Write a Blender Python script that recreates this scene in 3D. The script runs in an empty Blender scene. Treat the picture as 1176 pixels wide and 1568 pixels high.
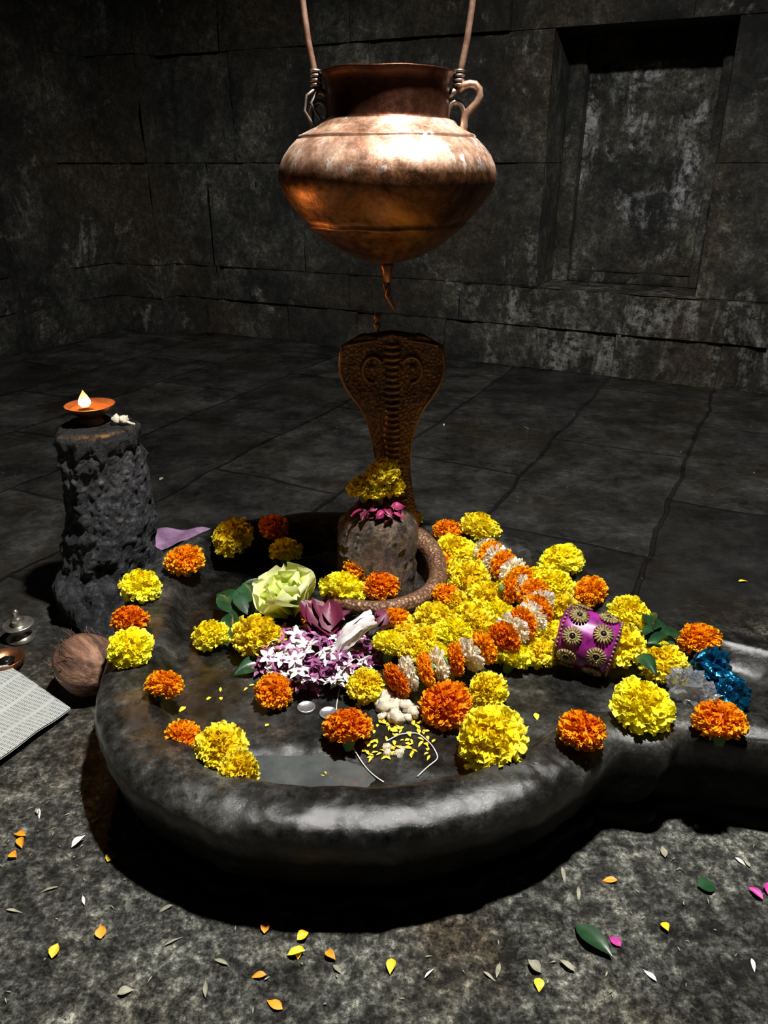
import bpy, math, random
import numpy as np
from mathutils import Vector, Matrix, noise, Euler
random.seed(7)
R=random.random
def U(a,b): return a+(b-a)*random.random()
sc=bpy.context.scene
col=sc.collection
try:
    sc.view_settings.view_transform='Standard'
except Exception: pass

# ---------------------------------------------------------------- survey
# camera station 0.86 m above the temple floor, tilted down 24.3 degrees.
CAMH=.86; TILT=math.radians(24.3); FPX=1184.0   # 1176x1568 survey grid
def G(x,y,z=0.):
    """measured photo direction -> real point on the horizontal surface at height z"""
    X=(x-588)/FPX; v=(784-y)/FPX
    b=math.cos(TILT)+v*math.sin(TILT); c=-math.sin(TILT)+v*math.cos(TILT)
    t=(z-CAMH)/c
    return Vector((t*X,t*b,z))
def depth(p):
    return p[1]*math.cos(TILT)+(CAMH-p[2])*math.sin(TILT)

# ---------------------------------------------------------------- mesh builder
class MB:
    def __init__(s): s.v=[];s.f=[];s.m=[];s.sm=[]
    def add(s,vs,fs,mi=0,smooth=True):
        o=len(s.v); s.v+= [tuple(v) for v in vs]
        for f in fs: s.f.append(tuple(i+o for i in f)); s.m.append(mi); s.sm.append(smooth)
    def obj(s,name,mats,parent=None,loc=None,recalc=False):
        me=bpy.data.meshes.new(name); me.from_pydata(s.v,[],s.f)
        for m in mats: me.materials.append(m)
        me.polygons.foreach_set('material_index',s.m)
        me.polygons.foreach_set('use_smooth',s.sm)
        me.update()
        if recalc:
            import bmesh
            bm=bmesh.new();bm.from_mesh(me);bmesh.ops.recalc_face_normals(bm,faces=bm.faces);bm.to_mesh(me);bm.free()
        o=bpy.data.objects.new(name,me); col.objects.link(o)
        if parent: o.parent=parent
        if loc is not None: o.location=loc
        return o
    def rev(s,prof,c=(0,0,0),n=48,mi=0,M=None,fn=None,smooth=True):
        vs=[];k=len(prof)
        for i in range(n):
            a=2*math.pi*i/n
            for r,z in prof:
                v=Vector((r*math.cos(a),r*math.sin(a),z))
                if fn: v=fn(v)
                if M: v=M@v
                vs.append(v+Vector(c))
        fs=[]
        for i in range(n):
            j=(i+1)%n
            for q in range(k-1):
                fs.append((i*k+q,j*k+q,j*k+q+1,i*k+q+1))
        s.add(vs,fs,mi,smooth)
    def tube(s,pts,rad,n=10,mi=0,closed=False,cap=True):
        pts=[Vector(p) for p in pts]; N=len(pts)
        if not hasattr(rad,'__len__'): rad=[rad]*N
        vs=[];prev=None
        for i,p in enumerate(pts):
            if closed: t=pts[(i+1)%N]-pts[i-1]
            else: t=pts[min(i+1,N-1)]-pts[max(i-1,0)]
            t.normalize()
            if prev is None:
                a=Vector((0,0,1)) if abs(t.z)<.9 else Vector((1,0,0))
                u=t.cross(a).normalized()
            else:
                u=(prev-t*prev.dot(t)).normalized()
            prev=u; w=t.cross(u)
            for k in range(n):
                an=2*math.pi*k/n
                vs.append(p+(u*math.cos(an)+w*math.sin(an))*rad[i])
        fs=[]
        for i in range(N if closed else N-1):
            j=(i+1)%N
            for k in range(n):
                k2=(k+1)%n
                fs.append((i*n+k,i*n+k2,j*n+k2,j*n+k))
        if cap and not closed:
            fs.append(tuple(range(n-1,-1,-1))); fs.append(tuple((N-1)*n+k for k in range(n)))
        s.add(vs,fs,mi)
    def box(s,x0,x1,y0,y1,z0,z1,fn=None,mi=0):
        vs=[Vector((x,y,z)) for x in(x0,x1) for y in(y0,y1) for z in(z0,z1)]
        if fn: vs=[fn(v) for v in vs]
        s.add(vs,[(0,1,3,2),(4,6,7,5),(0,4,5,1),(2,3,7,6),(0,2,6,4),(1,5,7,3)],mi,False)
    def leaf(s,p,az,L,W,mi=0,up=.15,cup=.2,n=6,droop=.3,roll=0.,pw=.8,rag=0.):
        d=Vector((math.cos(az),math.sin(az),0)); w=Vector((-math.sin(az),math.cos(az),0))
        z=Vector((0,0,1)); w=(w*math.cos(roll)+z*math.sin(roll))
        nn=d.cross(w); ph=random.random()*6 if rag else 0
        vs=[]
        for i in range(n+1):
            t=i/n; wd=W*.5*max(.03,math.sin(math.pi*min(1,max(0,t**pw))))
            c=Vector(p)+d*L*t+z*(up*L*t-droop*L*t*t)
            for j in(-1,-.5,0,.5,1):
                vs.append(c+w*wd*j+nn*(cup*wd*(j*j)+rag*L*t*math.sin(j*4+ph+t*3)))
        fs=[(i*5+j,i*5+j+1,i*5+j+6,i*5+j+5) for i in range(n) for j in range(4)]
        s.add(vs,fs,mi)
    def blob(s,c,r,mi=0,sx=1,sy=1,sz=1,amp=.1,sc_=2.,nu=16,nv=10,seed=0,smooth=True,amp2=0.):
        vs=[];c=Vector(c)
        for j in range(nv+1):
            th=math.pi*j/nv
            for i in range(nu):
                ph=2*math.pi*i/nu
                d=Vector((math.sin(th)*math.cos(ph),math.sin(th)*math.sin(ph),math.cos(th)))
                k=1+amp*noise.noise(d*sc_+Vector((seed*3.1,seed,0)))
                if amp2: k+=amp2*abs(noise.noise(d*sc_*3+Vector((seed,7,0))))
                vs.append(c+Vector((d.x*sx,d.y*sy,d.z*sz))*r*k)
        fs=[(j*nu+i,(j+1)*nu+i,(j+1)*nu+(i+1)%nu,j*nu+(i+1)%nu) for j in range(nv) for i in range(nu)]
        s.add(vs,fs,mi,smooth)
def empty(name):
    e=bpy.data.objects.new(name,None); e.empty_display_size=.05; col.objects.link(e); return e

# ---------------------------------------------------------------- materials
class NT:
    def __init__(s,name):
        m=bpy.data.materials.new(name); m.use_nodes=True; s.m=m; s.t=m.node_tree
        s.b=s.t.nodes['Principled BSDF']; s.tc=s.t.nodes.new('ShaderNodeTexCoord')
    def n(s,ty,**k):
        x=s.t.nodes.new(ty)
        for a,b in k.items(): setattr(x,a,b)
        return x
    def l(s,a,b): s.t.links.new(a,b)
    def noise(s,scale,detail=4,rough=.6,src='Object',dist=0,stretch=None):
        x=s.n('ShaderNodeTexNoise'); x.inputs['Scale'].default_value=scale; x.inputs['Detail'].default_value=detail
        x.inputs['Roughness'].default_value=rough; x.inputs['Distortion'].default_value=dist
        if stretch:
            mp=s.n('ShaderNodeMapping'); mp.inputs['Scale'].default_value=stretch
            s.l(s.tc.outputs[src],mp.inputs['Vector']); s.l(mp.outputs[0],x.inputs['Vector'])
        else: s.l(s.tc.outputs[src],x.inputs['Vector'])
        return x.outputs['Fac']
    def vor(s,scale,feature='F1'):
        v=s.n('ShaderNodeTexVoronoi',feature=feature); v.inputs['Scale'].default_value=scale; s.l(s.tc.outputs['Object'],v.inputs['Vector']); return v.outputs['Distance']
    def ramp(s,fac,stops,interp='LINEAR'):
        r=s.n('ShaderNodeValToRGB'); r.color_ramp.interpolation=interp
        e=r.color_ramp.elements
        while len(e)<len(stops): e.new(.5)
        for k,(p,c) in enumerate(stops):
            e[k].position=p
            if not hasattr(c,'__len__'): c=(c,c,c)
            e[k].color=(*c,1)
        s.l(fac,r.inputs[0]); return r.outputs[0]
    def mix(s,f,a,b,mode='MIX'):
        x=s.n('ShaderNodeMix',data_type='RGBA',blend_type=mode)
        for v,i in((f,0),(a,6),(b,7)):
            if isinstance(v,bpy.types.NodeSocket): s.l(v,x.inputs[i])
            elif i==0: x.inputs[0].default_value=v
            else: x.inputs[i].default_value=(*v,1)
        return x.outputs[2]
    def math(s,op,a,b=0.,c=None):
        x=s.n('ShaderNodeMath',operation=op)
        for i,v in enumerate((a,b)):
            if isinstance(v,bpy.types.NodeSocket): s.l(v,x.inputs[i])
            else: x.inputs[i].default_value=v
        return x.outputs[0]
    def mrange(s,v,a,b,c=0.,d=1.):
        x=s.n('ShaderNodeMapRange'); s.l(v,x.inputs[0])
        for i,k in enumerate((a,b,c,d)): x.inputs[i+1].default_value=k
        return x.outputs[0]
    def bump(s,h,st=.3,dist=.01,prev=None):
        x=s.n('ShaderNodeBump'); x.inputs['Strength'].default_value=st; x.inputs['Distance'].default_value=dist
        s.l(h,x.inputs['Height'])
        if prev is not None: s.l(prev,x.inputs['Normal'])
        return x.outputs[0]
    def set(s,**k):
        mp=dict(color='Base Color',rough='Roughness',metal='Metallic',normal='Normal',alpha='Alpha',spec='Specular IOR Level',
                trans='Transmission Weight',emi='Emission Color',emis='Emission Strength',coat='Coat Weight',sss='Subsurface Weight')
        for a,v in k.items():
            i=s.b.inputs[mp[a]]
            if isinstance(v,bpy.types.NodeSocket): s.l(v,i)
            elif hasattr(v,'__len__'): i.default_value=(*v,1)
            else: i.default_value=v
        return s.m
def g(v,b=1.): return (v*b,v*b,v*b*.94)
def plain(name,c,rough=.6,metal=0.,var=.25,vs=60,**k):
    t=NT(name); n=t.noise(vs,3)
    cc=t.ramp(n,[(.36,tuple(x*(1-var) for x in c)),(.64,tuple(min(1,x*(1+var)) for x in c))])
    t.set(color=cc,rough=rough,metal=metal,normal=t.bump(n,.15,.002),**k)
    return t.m

def wall_mat(name,thr,bright=1.,panel=False):
    t=NT(name)
    big=t.noise(1.3,4,.55); mid=t.noise(4,12,.72); fine=t.noise(30,10,.78); blk=t.noise(1.9,1,.5); pit=t.noise(90,4,.7)
    c=t.ramp(mid,[(.36,g(.004,bright)),(.46,g(.013,bright)),(.54,g(.031,bright)),(.62,g(.058,bright)),(.72,g(.10,bright))])
    brown=t.ramp(big,[(.48,(0,0,0)),(.60,(1,1,1))])
    c=t.mix(t.math('MULTIPLY',brown,.6),c,(.036*bright,.024*bright,.012*bright))
    c=t.mix(1.,c,t.ramp(blk,[(.3,g(.4)),(.7,g(1.35))]),'MULTIPLY')
    c=t.mix(1.,c,t.ramp(fine,[(.38,g(.25)),(.48,g(.8)),(.54,g(1.15)),(.64,g(2.3))]),'MULTIPLY')
    c=t.mix(1.,c,t.ramp(pit,[(.38,g(.5)),(.6,g(1.25))]),'MULTIPLY')
    st=t.noise(3.6,12,.78,dist=.6)
    sp=t.n('ShaderNodeSeparateXYZ'); t.l(t.tc.outputs['Object'],sp.inputs[0])
    if panel: bo=t.math('MULTIPLY',t.mrange(sp.outputs['Z'],.5,.85),.07)
    else: bo=t.math('MULTIPLY',t.math('MULTIPLY',t.mrange(sp.outputs['Z'],.5,.2),t.mrange(sp.outputs['X'],.0,.8)),.13)
    st=t.math('ADD',st,bo)
    st=t.mrange(st,thr,thr+.09)
    drip=t.noise(2.6,8,.75,stretch=(5,5,1.2)); drip=t.mrange(drip,.44,.58)
    st=t.math('MULTIPLY',t.math('MULTIPLY',st,drip),.85)
    st=t.math('MULTIPLY',st,t.mrange(fine,.42,.55))
    c=t.mix(st,c,(.38,.385,.39) if panel else (.27,.265,.24))
    nb=t.bump(mid,.9,.03); nb=t.bump(fine,.9,.014,nb)
    return t.set(color=c,rough=t.ramp(mid,[(.4,.45),(.6,.8)]),normal=nb,spec=.35)
M_wall=wall_mat('wall_stone',.56)
M_panel=wall_mat('niche_panel_stone',.53,1.3,True)
M_joint=plain('joint_dark',(.006,.006,.006),.95)

def floor_mat():
    t=NT('floor_stone')
    mp=t.n('ShaderNodeMapping'); mp.inputs['Rotation'].default_value=(0,0,math.radians(26.4+90)); mp.inputs['Location'].default_value=(.3,.15,0)
    wob=t.n('ShaderNodeTexNoise'); wob.inputs['Scale'].default_value=4; wob.inputs['Detail'].default_value=6; t.l(t.tc.outputs['Object'],wob.inputs['Vector'])
    vm=t.n('ShaderNodeVectorMath',operation='MULTIPLY_ADD'); t.l(wob.outputs['Color'],vm.inputs[0]); vm.inputs[1].default_value=(.06,.06,0); t.l(t.tc.outputs['Object'],vm.inputs[2])
    t.l(vm.outputs[0],mp.inputs['Vector'])
    br=t.n('ShaderNodeTexBrick'); t.l(mp.outputs[0],br.inputs['Vector'])
    br.inputs['Scale'].default_value=1; br.inputs['Brick Width'].default_value=.75; br.inputs['Row Height'].default_value=.43
    br.inputs['Mortar Size'].default_value=.007; br.inputs['Mortar Smooth'].default_value=.4
    br.inputs['Color1'].default_value=(.55,.55,.55,1); br.inputs['Color2'].default_value=(1.3,1.3,1.3,1); br.inputs['Mortar'].default_value=(.20,.20,.20,1)
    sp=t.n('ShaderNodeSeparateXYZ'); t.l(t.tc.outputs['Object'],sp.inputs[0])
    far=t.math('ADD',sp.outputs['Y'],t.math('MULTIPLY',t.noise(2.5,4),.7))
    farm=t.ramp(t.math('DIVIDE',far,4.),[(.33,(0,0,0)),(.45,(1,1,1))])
    big=t.noise(2.2,6,.6); mid=t.noise(6,12,.75); fine=t.noise(36,12,.8); vf=t.noise(120,6,.75); grit=t.vor(140)
    c=t.ramp(mid,[(.38,g(.030)),(.46,g(.070)),(.54,g(.125)),(.64,g(.23))])
    brown=t.ramp(big,[(.50,(0,0,0)),(.62,(1,1,1))])
    c=t.mix(t.math('MULTIPLY',brown,.5),c,(.11,.075,.038))
    c2=t.mix(1.,c,t.ramp(fine,[(.38,g(.05)),(.46,g(.40)),(.52,g(1.0)),(.62,g(3.))]),'MULTIPLY')
    c2=t.mix(1.,c2,t.ramp(vf,[(.38,g(.22)),(.5,g(.95)),(.62,g(2.2))]),'MULTIPLY')
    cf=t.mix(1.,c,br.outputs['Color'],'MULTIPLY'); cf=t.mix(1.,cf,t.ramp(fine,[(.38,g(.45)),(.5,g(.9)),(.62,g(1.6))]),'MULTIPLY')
    cf=t.mix(1.,cf,(.24,.24,.245),'MULTIPLY')  # far slabs darkened in colour, painting in the lamp's falloff with distance
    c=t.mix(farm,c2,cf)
    nb=t.bump(fine,.8,.022); nb=t.bump(vf,.8,.006,nb); nb=t.bump(mid,.5,.025,nb); nb=t.bump(grit,.3,.003,nb)
    hb=t.math('MULTIPLY',br.outputs['Fac'],farm); hb=t.math('MULTIPLY',hb,-1.)
    nb=t.bump(hb,.8,.008,nb)
    wet=t.noise(3,5,.6)
    return t.set(color=c,rough=t.ramp(wet,[(.42,.18),(.58,.5)]),normal=nb,spec=.5)
M_floor=floor_mat()

def basin_mat():
    t=NT('wet_basalt')
    big=t.noise(4,10,.7); fine=t.noise(34,12,.8); vf=t.noise(150,6,.75); grit=t.vor(170)
    c=t.ramp(big,[(.38,g(.004)),(.47,g(.010)),(.55,g(.022)),(.66,g(.050))])
    c=t.mix(1.,c,t.ramp(fine,[(.40,g(.25)),(.5,g(.9)),(.56,g(1.5)),(.64,g(3.4))]),'MULTIPLY')
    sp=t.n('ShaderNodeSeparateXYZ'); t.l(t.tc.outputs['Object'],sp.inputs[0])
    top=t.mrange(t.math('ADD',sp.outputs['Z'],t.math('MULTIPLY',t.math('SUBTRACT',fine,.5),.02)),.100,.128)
    c=t.mix(top,t.mix(1.,c,(.30,.30,.31),'MULTIPLY'),c)  # sides darkened in the colour itself, painting in the shade below the rim
    nb=t.bump(big,.15,.01); nb=t.bump(fine,.22,.004,nb); nb=t.bump(vf,.28,.0011,nb); nb=t.bump(grit,.10,.0008,nb)
    rg=t.ramp(t.noise(9,8,.7),[(.42,.16),(.5,.24),(.60,.48)])
    rg=t.mix(top,(.6,.6,.6),rg)
    return t.set(color=c,rough=rg,normal=nb,spec=t.math('ADD',t.math('MULTIPLY',top,.45),.08))
M_basin=basin_mat()
def rough_stone(name,a,b,bs=30,rough=.8,bst=.9,spec=.5):
    t=NT(name); n1=t.noise(18,10,.8); n2=t.noise(bs*2.2,8,.8)
    c=t.ramp(n1,[(.40,a),(.60,b)]); c=t.mix(1.,c,t.ramp(n2,[(.38,g(.2)),(.5,g(.9)),(.62,g(2.4))]),'MULTIPLY')
    nb=t.bump(n1,bst,.03); nb=t.bump(n2,.9,.008,nb)
    return t.set(color=c,rough=rough,normal=nb,spec=spec)
M_pillar=rough_stone('hewn_pillar_stone',(.013,.013,.016),(.095,.095,.108),26,.42,1.)
M_oily=plain('oily_black_stone',(.004,.0045,.004),.34,0,.5,40,spec=.35)
t=NT('soot_black_stone'); n1=t.noise(35,8,.75); M_soot=t.set(color=t.ramp(n1,[(.4,g(.003)),(.6,g(.012))]),rough=t.ramp(n1,[(.42,.2),(.58,.55)]),spec=.4,normal=t.bump(n1,.8,.012))
M_lingam=rough_stone('lingam_stone',(.015,.010,.007),(.20,.135,.09),30,.24,.7,.65)

def copper_pot():
    t=NT('aged_copper')
    sp=t.n('ShaderNodeSeparateXYZ'); t.l(t.tc.outputs['Object'],sp.inputs[0])
    z=sp.outputs['Z']
    nz=t.noise(9,10,.72,dist=.5); f=t.noise(60,6,.75); vd=t.noise(16,8,.7,stretch=(1,1,.35))
    zz=t.math('ADD',z,t.math('MULTIPLY',t.math('SUBTRACT',nz,.5),.05))
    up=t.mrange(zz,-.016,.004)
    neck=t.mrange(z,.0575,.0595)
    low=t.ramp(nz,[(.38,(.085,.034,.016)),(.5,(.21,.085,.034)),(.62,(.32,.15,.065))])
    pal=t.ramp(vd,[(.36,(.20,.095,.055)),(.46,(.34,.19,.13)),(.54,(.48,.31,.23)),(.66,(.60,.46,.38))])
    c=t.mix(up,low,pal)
    c=t.mix(1.,c,t.ramp(f,[(.38,g(.7)),(.62,g(1.25))]),'MULTIPLY')
    ring=t.math('MULTIPLY',t.mrange(z,.0325,.034),t.mrange(z,.0395,.037))
    c=t.mix(t.math('MULTIPLY',ring,.6),c,(.22,.10,.055))
    w=t.noise(20,8,.72,stretch=(1,1,.25)); w=t.mrange(w,.57,.595); w=t.math('MULTIPLY',w,up)
    c=t.mix(t.math('MULTIPLY',w,.85),c,(.70,.68,.66))
    c=t.mix(neck,c,(.10,.036,.020))
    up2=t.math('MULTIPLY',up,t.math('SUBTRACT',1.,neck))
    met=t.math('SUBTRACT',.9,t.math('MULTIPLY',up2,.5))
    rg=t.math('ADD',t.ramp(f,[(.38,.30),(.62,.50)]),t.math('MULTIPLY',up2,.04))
    nb=t.bump(t.noise(45,2,.5),.18,.005); nb=t.bump(f,.3,.0018,nb)
    return t.set(color=c,rough=rg,metal=met,normal=nb)
M_pot=copper_pot()
def metal(name,a,b,rough=.4,vs=40,met=.9,bst=.3,vor=0):
    t=NT(name); n=t.noise(vs,6,.7); c=t.ramp(n,[(.38,a),(.62,b)])
    nb=t.bump(n,bst,.003)
    if vor:
        v=t.vor(vor)
        nb=t.bump(v,.7,.003,nb)
        c=t.mix(1.,c,t.ramp(v,[(.1,(1.25,1.25,1.25)),(.7,(.6,.6,.6))]),'MULTIPLY')
    return t.set(color=c,rough=rough,metal=met,normal=nb)
M_naga=metal('cobra_bronze',(.13,.060,.032),(.28,.15,.08),.5,40,.45,.5,170)
M_nagaplain=metal('cobra_bronze_relief',(.20,.095,.048),(.36,.20,.105),.45,40,.45,.4)
M_wire=metal('copper_wire',(.36,.19,.12),(.60,.38,.27),.38,40,.7)
M_steel=metal('old_wire',(.18,.13,.10),(.42,.34,.28),.4)
M_brass=metal('brass',(.35,.33,.28),(.7,.66,.55),.3)
M_diya=metal('diya_copper',(.22,.085,.04),(.36,.155,.07),.38)

def marigold(name,deep,bright,tip,tr_=.35):
    t=NT(name)
    vl=t.n('ShaderNodeVectorMath',operation='LENGTH'); t.l(t.tc.outputs['Object'],vl.inputs[0])
    c=t.ramp(vl.outputs['Value'],[(.5,deep),(.75,bright),(1.,tip)])
    oi=t.n('ShaderNodeObjectInfo')
    hs=t.n('ShaderNodeHueSaturation'); t.l(c,hs.inputs['Color'])
    hv=t.math('ADD',t.math('MULTIPLY',oi.outputs['Random'],.024),.488); t.l(hv,hs.inputs['Hue'])
    vv=t.math('ADD',t.math('MULTIPLY',oi.outputs['Random'],.15),.9); t.l(vv,hs.inputs['Value'])
    t.set(color=hs.outputs[0],rough=.6,spec=.2)
    tr=t.n('ShaderNodeBsdfTranslucent'); t.l(hs.outputs[0],tr.inputs[0])
    mx=t.n('ShaderNodeMixShader'); mx.inputs[0].default_value=tr_
    out=t.t.nodes['Material Output']; t.l(t.b.outputs[0],mx.inputs[1]); t.l(tr.outputs[0],mx.inputs[2]); t.l(mx.outputs[0],out.inputs[0])
    return t.m
M_Y=marigold('yellow_marigold_petal',(.82,.56,.0),(.98,.83,.01),(1.,.93,.09))
M_O=marigold('orange_marigold_petal',(.70,.13,.0),(.98,.33,.0),(1.,.47,.01))
M_W=marigold('white_petal',(.85,.75,.50),(.94,.88,.74),(.96,.94,.88),.45)
M_green=plain('leaf_green',(.014,.050,.018),.3,0,.4,30,spec=.6)
M_calyx=plain('calyx_green',(.10,.20,.04),.6)
M_lime=marigold('hibiscus_petal',(.50,.60,.08),(.76,.79,.26),(.82,.84,.48))
M_white=plain('white_flower',(.70,.66,.64),.5,0,.12,60)
M_mar=plain('maroon_petal',(.10,.008,.03),.5,0,.35,30)
M_crim=plain('crimson_petal',(.26,.015,.08),.5,0,.35,60)
M_pur=plain('purple_petal',(.24,.06,.17),.5,0,.6,90)
M_mag=plain('magenta_satin',(.20,.008,.15),.4,0,.6,50)
M_pink=plain('pink_petal',(.50,.04,.28),.5)
M_yel=plain('loose_yellow_petal',(.80,.55,.02),.55,0,.15)
M_ora=plain('loose_orange_petal',(.85,.30,.01),.55,0,.15)
M_straw=plain('dry_petal',(.26,.245,.17),.7)
M_crumb=plain('coconut_crumb',(.55,.48,.36),.7,0,.3,150)
M_coin=metal('coin_metal',(.55,.55,.55),(.8,.8,.8),.3,200)
M_thread=plain('cotton_thread',(.6,.58,.5),.8)

# ---------------------------------------------------------------- room
O2=Vector((-1.44,4.56)); D2=Vector((.8958,-.4443)); N2=Vector((-.4443,-.8958))
def W(v):   # wall coords (u along back wall, w into the room, z)
    p=O2+D2*v[0]+N2*v[1]; return Vector((p.x,p.y,v[2]))
LU,LW,HC=5.0,5.2,2.75
def block(mb,u0,u1,z0,z1,w,fn,back=-.45,bev=.010,mi=0,res=.03):
    nu=max(4,int((u1-u0)/res)); nz=max(4,int((z1-z0)/res)); vs=[]
    sd=R()*50; tu,tz=U(-.02,.02),U(-.02,.02)
    for i in range(nu+1):
        for j in range(nz+1):
            u=u0+(u1-u0)*i/nu; z=z0+(z1-z0)*j/nz
            e=min(u-u0,u1-u,z-z0,z1-z)
            d=w+.020*noise.noise(Vector((u*2.5+sd,z*2.5,0)))+.014*noise.noise(Vector((u*9+sd,z*9,3)))+.008*noise.noise(Vector((u*24+sd,z*24,3)))
            d+=tu*(u-(u0+u1)/2)+tz*(z-(z0+z1)/2)
            if e<1e-5: d-=bev*(.3+1.5*abs(noise.noise(Vector((u*8,z*8,9)))))
            jz=.006*noise.noise(Vector((u*7,z*3,sd))); ju=.006*noise.noise(Vector((u*3,z*7,sd+4)))
            uu=u+(.0015 if i==0 else (-.0015 if i==nu else 0))+(ju if 0<i<nu else 0); zz=z+(.0015 if j==0 else(-.0015 if j==nz else 0))+(jz if 0<j<nz else 0)
            vs.append(fn(Vector((uu,d,zz))))
    fs=[(i*(nz+1)+j,(i+1)*(nz+1)+j,(i+1)*(nz+1)+j+1,i*(nz+1)+j+1) for i in range(nu) for j in range(nz)]
    mb.add(vs,fs,mi)
    a,b,c,d=u0+.0015,u1-.0015,z0+.0015,z1-.0015; w2=w-bev*.5
    q=[fn(Vector(x)) for x in((a,w2,c),(b,w2,c),(b,w2,d),(a,w2,d),(a,back,c),(b,back,c),(b,back,d),(a,back,d))]
    mb.add(q,[(0,1,5,4),(1,2,6,5),(2,3,7,6),(3,0,4,7),(4,5,6,7)],mi,False)
courses=[0,.19,.36,.86,1.34,1.78,2.25,HC]
NU0,NU1,NZ0,NZ1=2.35,3.016,.36,1.34
def course_wall(mb,L,fn,niche=False,res=.03):
    for k in range(len(courses)-1):
        z0,z1=courses[k],courses[k+1]; segs=[(0,L)]
        if niche and z0>=NZ0-.001 and z1<=NZ1+.001: segs=[(0,NU0),(NU1,L)]
        for a,b in segs:
            u=a
            while u<b-.01:
                l=U(.38,.8)
                if b-u-l<.3: l=b-u
                w=U(-.014,.014)+(.012 if z1<=.361 else 0)
                block(mb,u,u+l,z0,z1,w,fn,res=res); u+=l
mb=MB(); course_wall(mb,LU,W,niche=True)
for k in range(len(courses)-1):
    block(mb,0,.34,courses[k],courses[k+1],.14+U(-.01,.01),W)
def core(u0,u1,z0,z1,w0=-.4,w1=-.03):
    mb.box(u0,u1,w0,w1,z0,z1,fn=W,mi=1)
core(0,NU0-.01,0,HC);core(NU1+.01,LU,0,HC);core(NU0-.01,NU1+.01,0,NZ0-.01);core(NU0-.01,NU1+.01,NZ1+.01,HC)
wb=mb.obj('wall_back',[M_wall,M_joint],recalc=False)
mb=MB()
block(mb,NU0-.01,NU1+.01,NZ0-.01,NZ1+.01,-.34,W,back=-.5,mi=0)
block(mb,NU0,NU0+.075,NZ0,NZ1,-.27,W,back=-.42,mi=1)
block(mb,NU1-.06,NU1,NZ0,NZ1,-.27,W,back=-.42,mi=1)
block(mb,NU0+.075,NU1-.06,NZ0,NZ0+.05,-.28,W,back=-.42,mi=1)
block(mb,NU0+.075,NU1-.06,NZ1-.10,NZ1,-.27,W,back=-.42,mi=1)
mb.obj('niche_recess',[M_panel,M_wall],parent=wb)
def WL(v): return W((v[1],v[0],v[2]))
mb=MB(); course_wall(mb,LW,WL,res=.06); mb.box(0,LW,-.4,-.03,0,HC,fn=WL,mi=1)
block(mb,.45,.8,0,HC,.06,WL)
mb.obj('wall_left',[M_wall,M_joint])
def WR(v): return W((LU-v[1],v[0],v[2]))
mb=MB(); course_wall(mb,LW,WR,res=.08); mb.box(0,LW,-.4,-.03,0,HC,fn=WR,mi=1)
mb.obj('wall_right',[M_wall,M_joint])
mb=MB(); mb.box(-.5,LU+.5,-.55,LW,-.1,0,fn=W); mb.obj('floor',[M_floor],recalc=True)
mb=MB(); mb.box(-.5,LU+.5,-.55,LW,HC,HC+.1,fn=W); mb.obj('ceiling',[M_wall],recalc=True)

# ---------------------------------------------------------------- yoni basin
CX,CY=0.,1.08
ol=[G(x,y,.140) for x,y in[(146,1085),(158,1150),(200,1204),(300,1259),(430,1287),(580,1293),(700,1271),(850,1220),(925,1166),(958,1146),(1015,1165),(1045,1133),(1150,1148)]]
ol+=[Vector((.60,.79,0)),Vector((.66,.83,0)),Vector((.67,1.03,0)),Vector((.60,1.09,0)),Vector((.46,1.14,0)),Vector((.41,1.25,0)),Vector((.34,1.38,0)),Vector((.22,1.48,0)),Vector((.08,1.54,0))]
ol+=[G(x,y,.15) for x,y in[(520,782),(440,787),(330,806),(250,845),(180,975),(152,1035)]]
pa=sorted([(math.atan2(p.y-CY,p.x-CX),math.hypot(p.x-CX,p.y-CY)) for p in ol])
ang=np.array([a for a,_ in pa]); rad=np.array([r for _,r in pa])
NA=600; th=np.linspace(-math.pi,math.pi,NA,endpoint=False)
rr=np.interp(th,np.r_[ang[-1]-2*math.pi,ang,ang[0]+2*math.pi],np.r_[rad[-1],rad,rad[0]])
for _ in range(3):
    rr=(np.roll(rr,-2)+2*np.roll(rr,-1)+3*rr+2*np.roll(rr,1)+np.roll(rr,2))/9
rr=rr+np.array([.004*noise.noise(Vector((math.cos(a)*5,math.sin(a)*5,0)))+.0015*noise.noise(Vector((math.cos(a)*22,math.sin(a)*22,0))) for a in th])
OX=CX+rr*np.cos(th); OY=CY+rr*np.sin(th)
def sdf(x,y):
    ax,ay=OX,OY; bx,by=np.roll(OX,-1),np.roll(OY,-1)
    ex,ey=bx-ax,by-ay; px,py=x-ax,y-ay
    t=np.clip((px*ex+py*ey)/(ex*ex+ey*ey),0,1)
    return float(np.sqrt(((px-t*ex)**2+(py-t*ey)**2).min()))
def sm(a,b,x):
    t=min(1,max(0,(x-a)/(b-a))); return t*t*(3-2*t)
RIM=.163; FLOORZ=.128
def basin_z(x,y):
    d=sdf(x,y); er=.050
    z=RIM
    if d<er: z-=.026*(1-math.sqrt(max(0,1-(1-d/er)**2)))
    left=sm(.1,-.3,x)
    z-=(RIM-FLOORZ)*sm(.056+.02*left,.094+.02*left,d+.008*noise.noise(Vector((x*9,y*9,0))))
    z+=.0040*noise.noise(Vector((x*8,y*8,1)))+.0022*noise.noise(Vector((x*26,y*26,2)))+.0008*noise.noise(Vector((x*70,y*70,5)))
    q=((x+.115)/.105)**2+((y-.785)/.042)**2
    if q<1.9: z-=.011*sm(1.9,.5,q)
    return z
fr=[0,.08,.16,.24,.32,.40,.47,.53,.58,.62,.655,.685,.71,.735,.755,.775,.795,.812,.83,.845,.86,.875,.885,.895,.905,.915,.925,.935,.945,.955,.964,.972,.98,.987,.993,.997,1.]
mb=MB(); vs=[];nf=len(fr)
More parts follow.
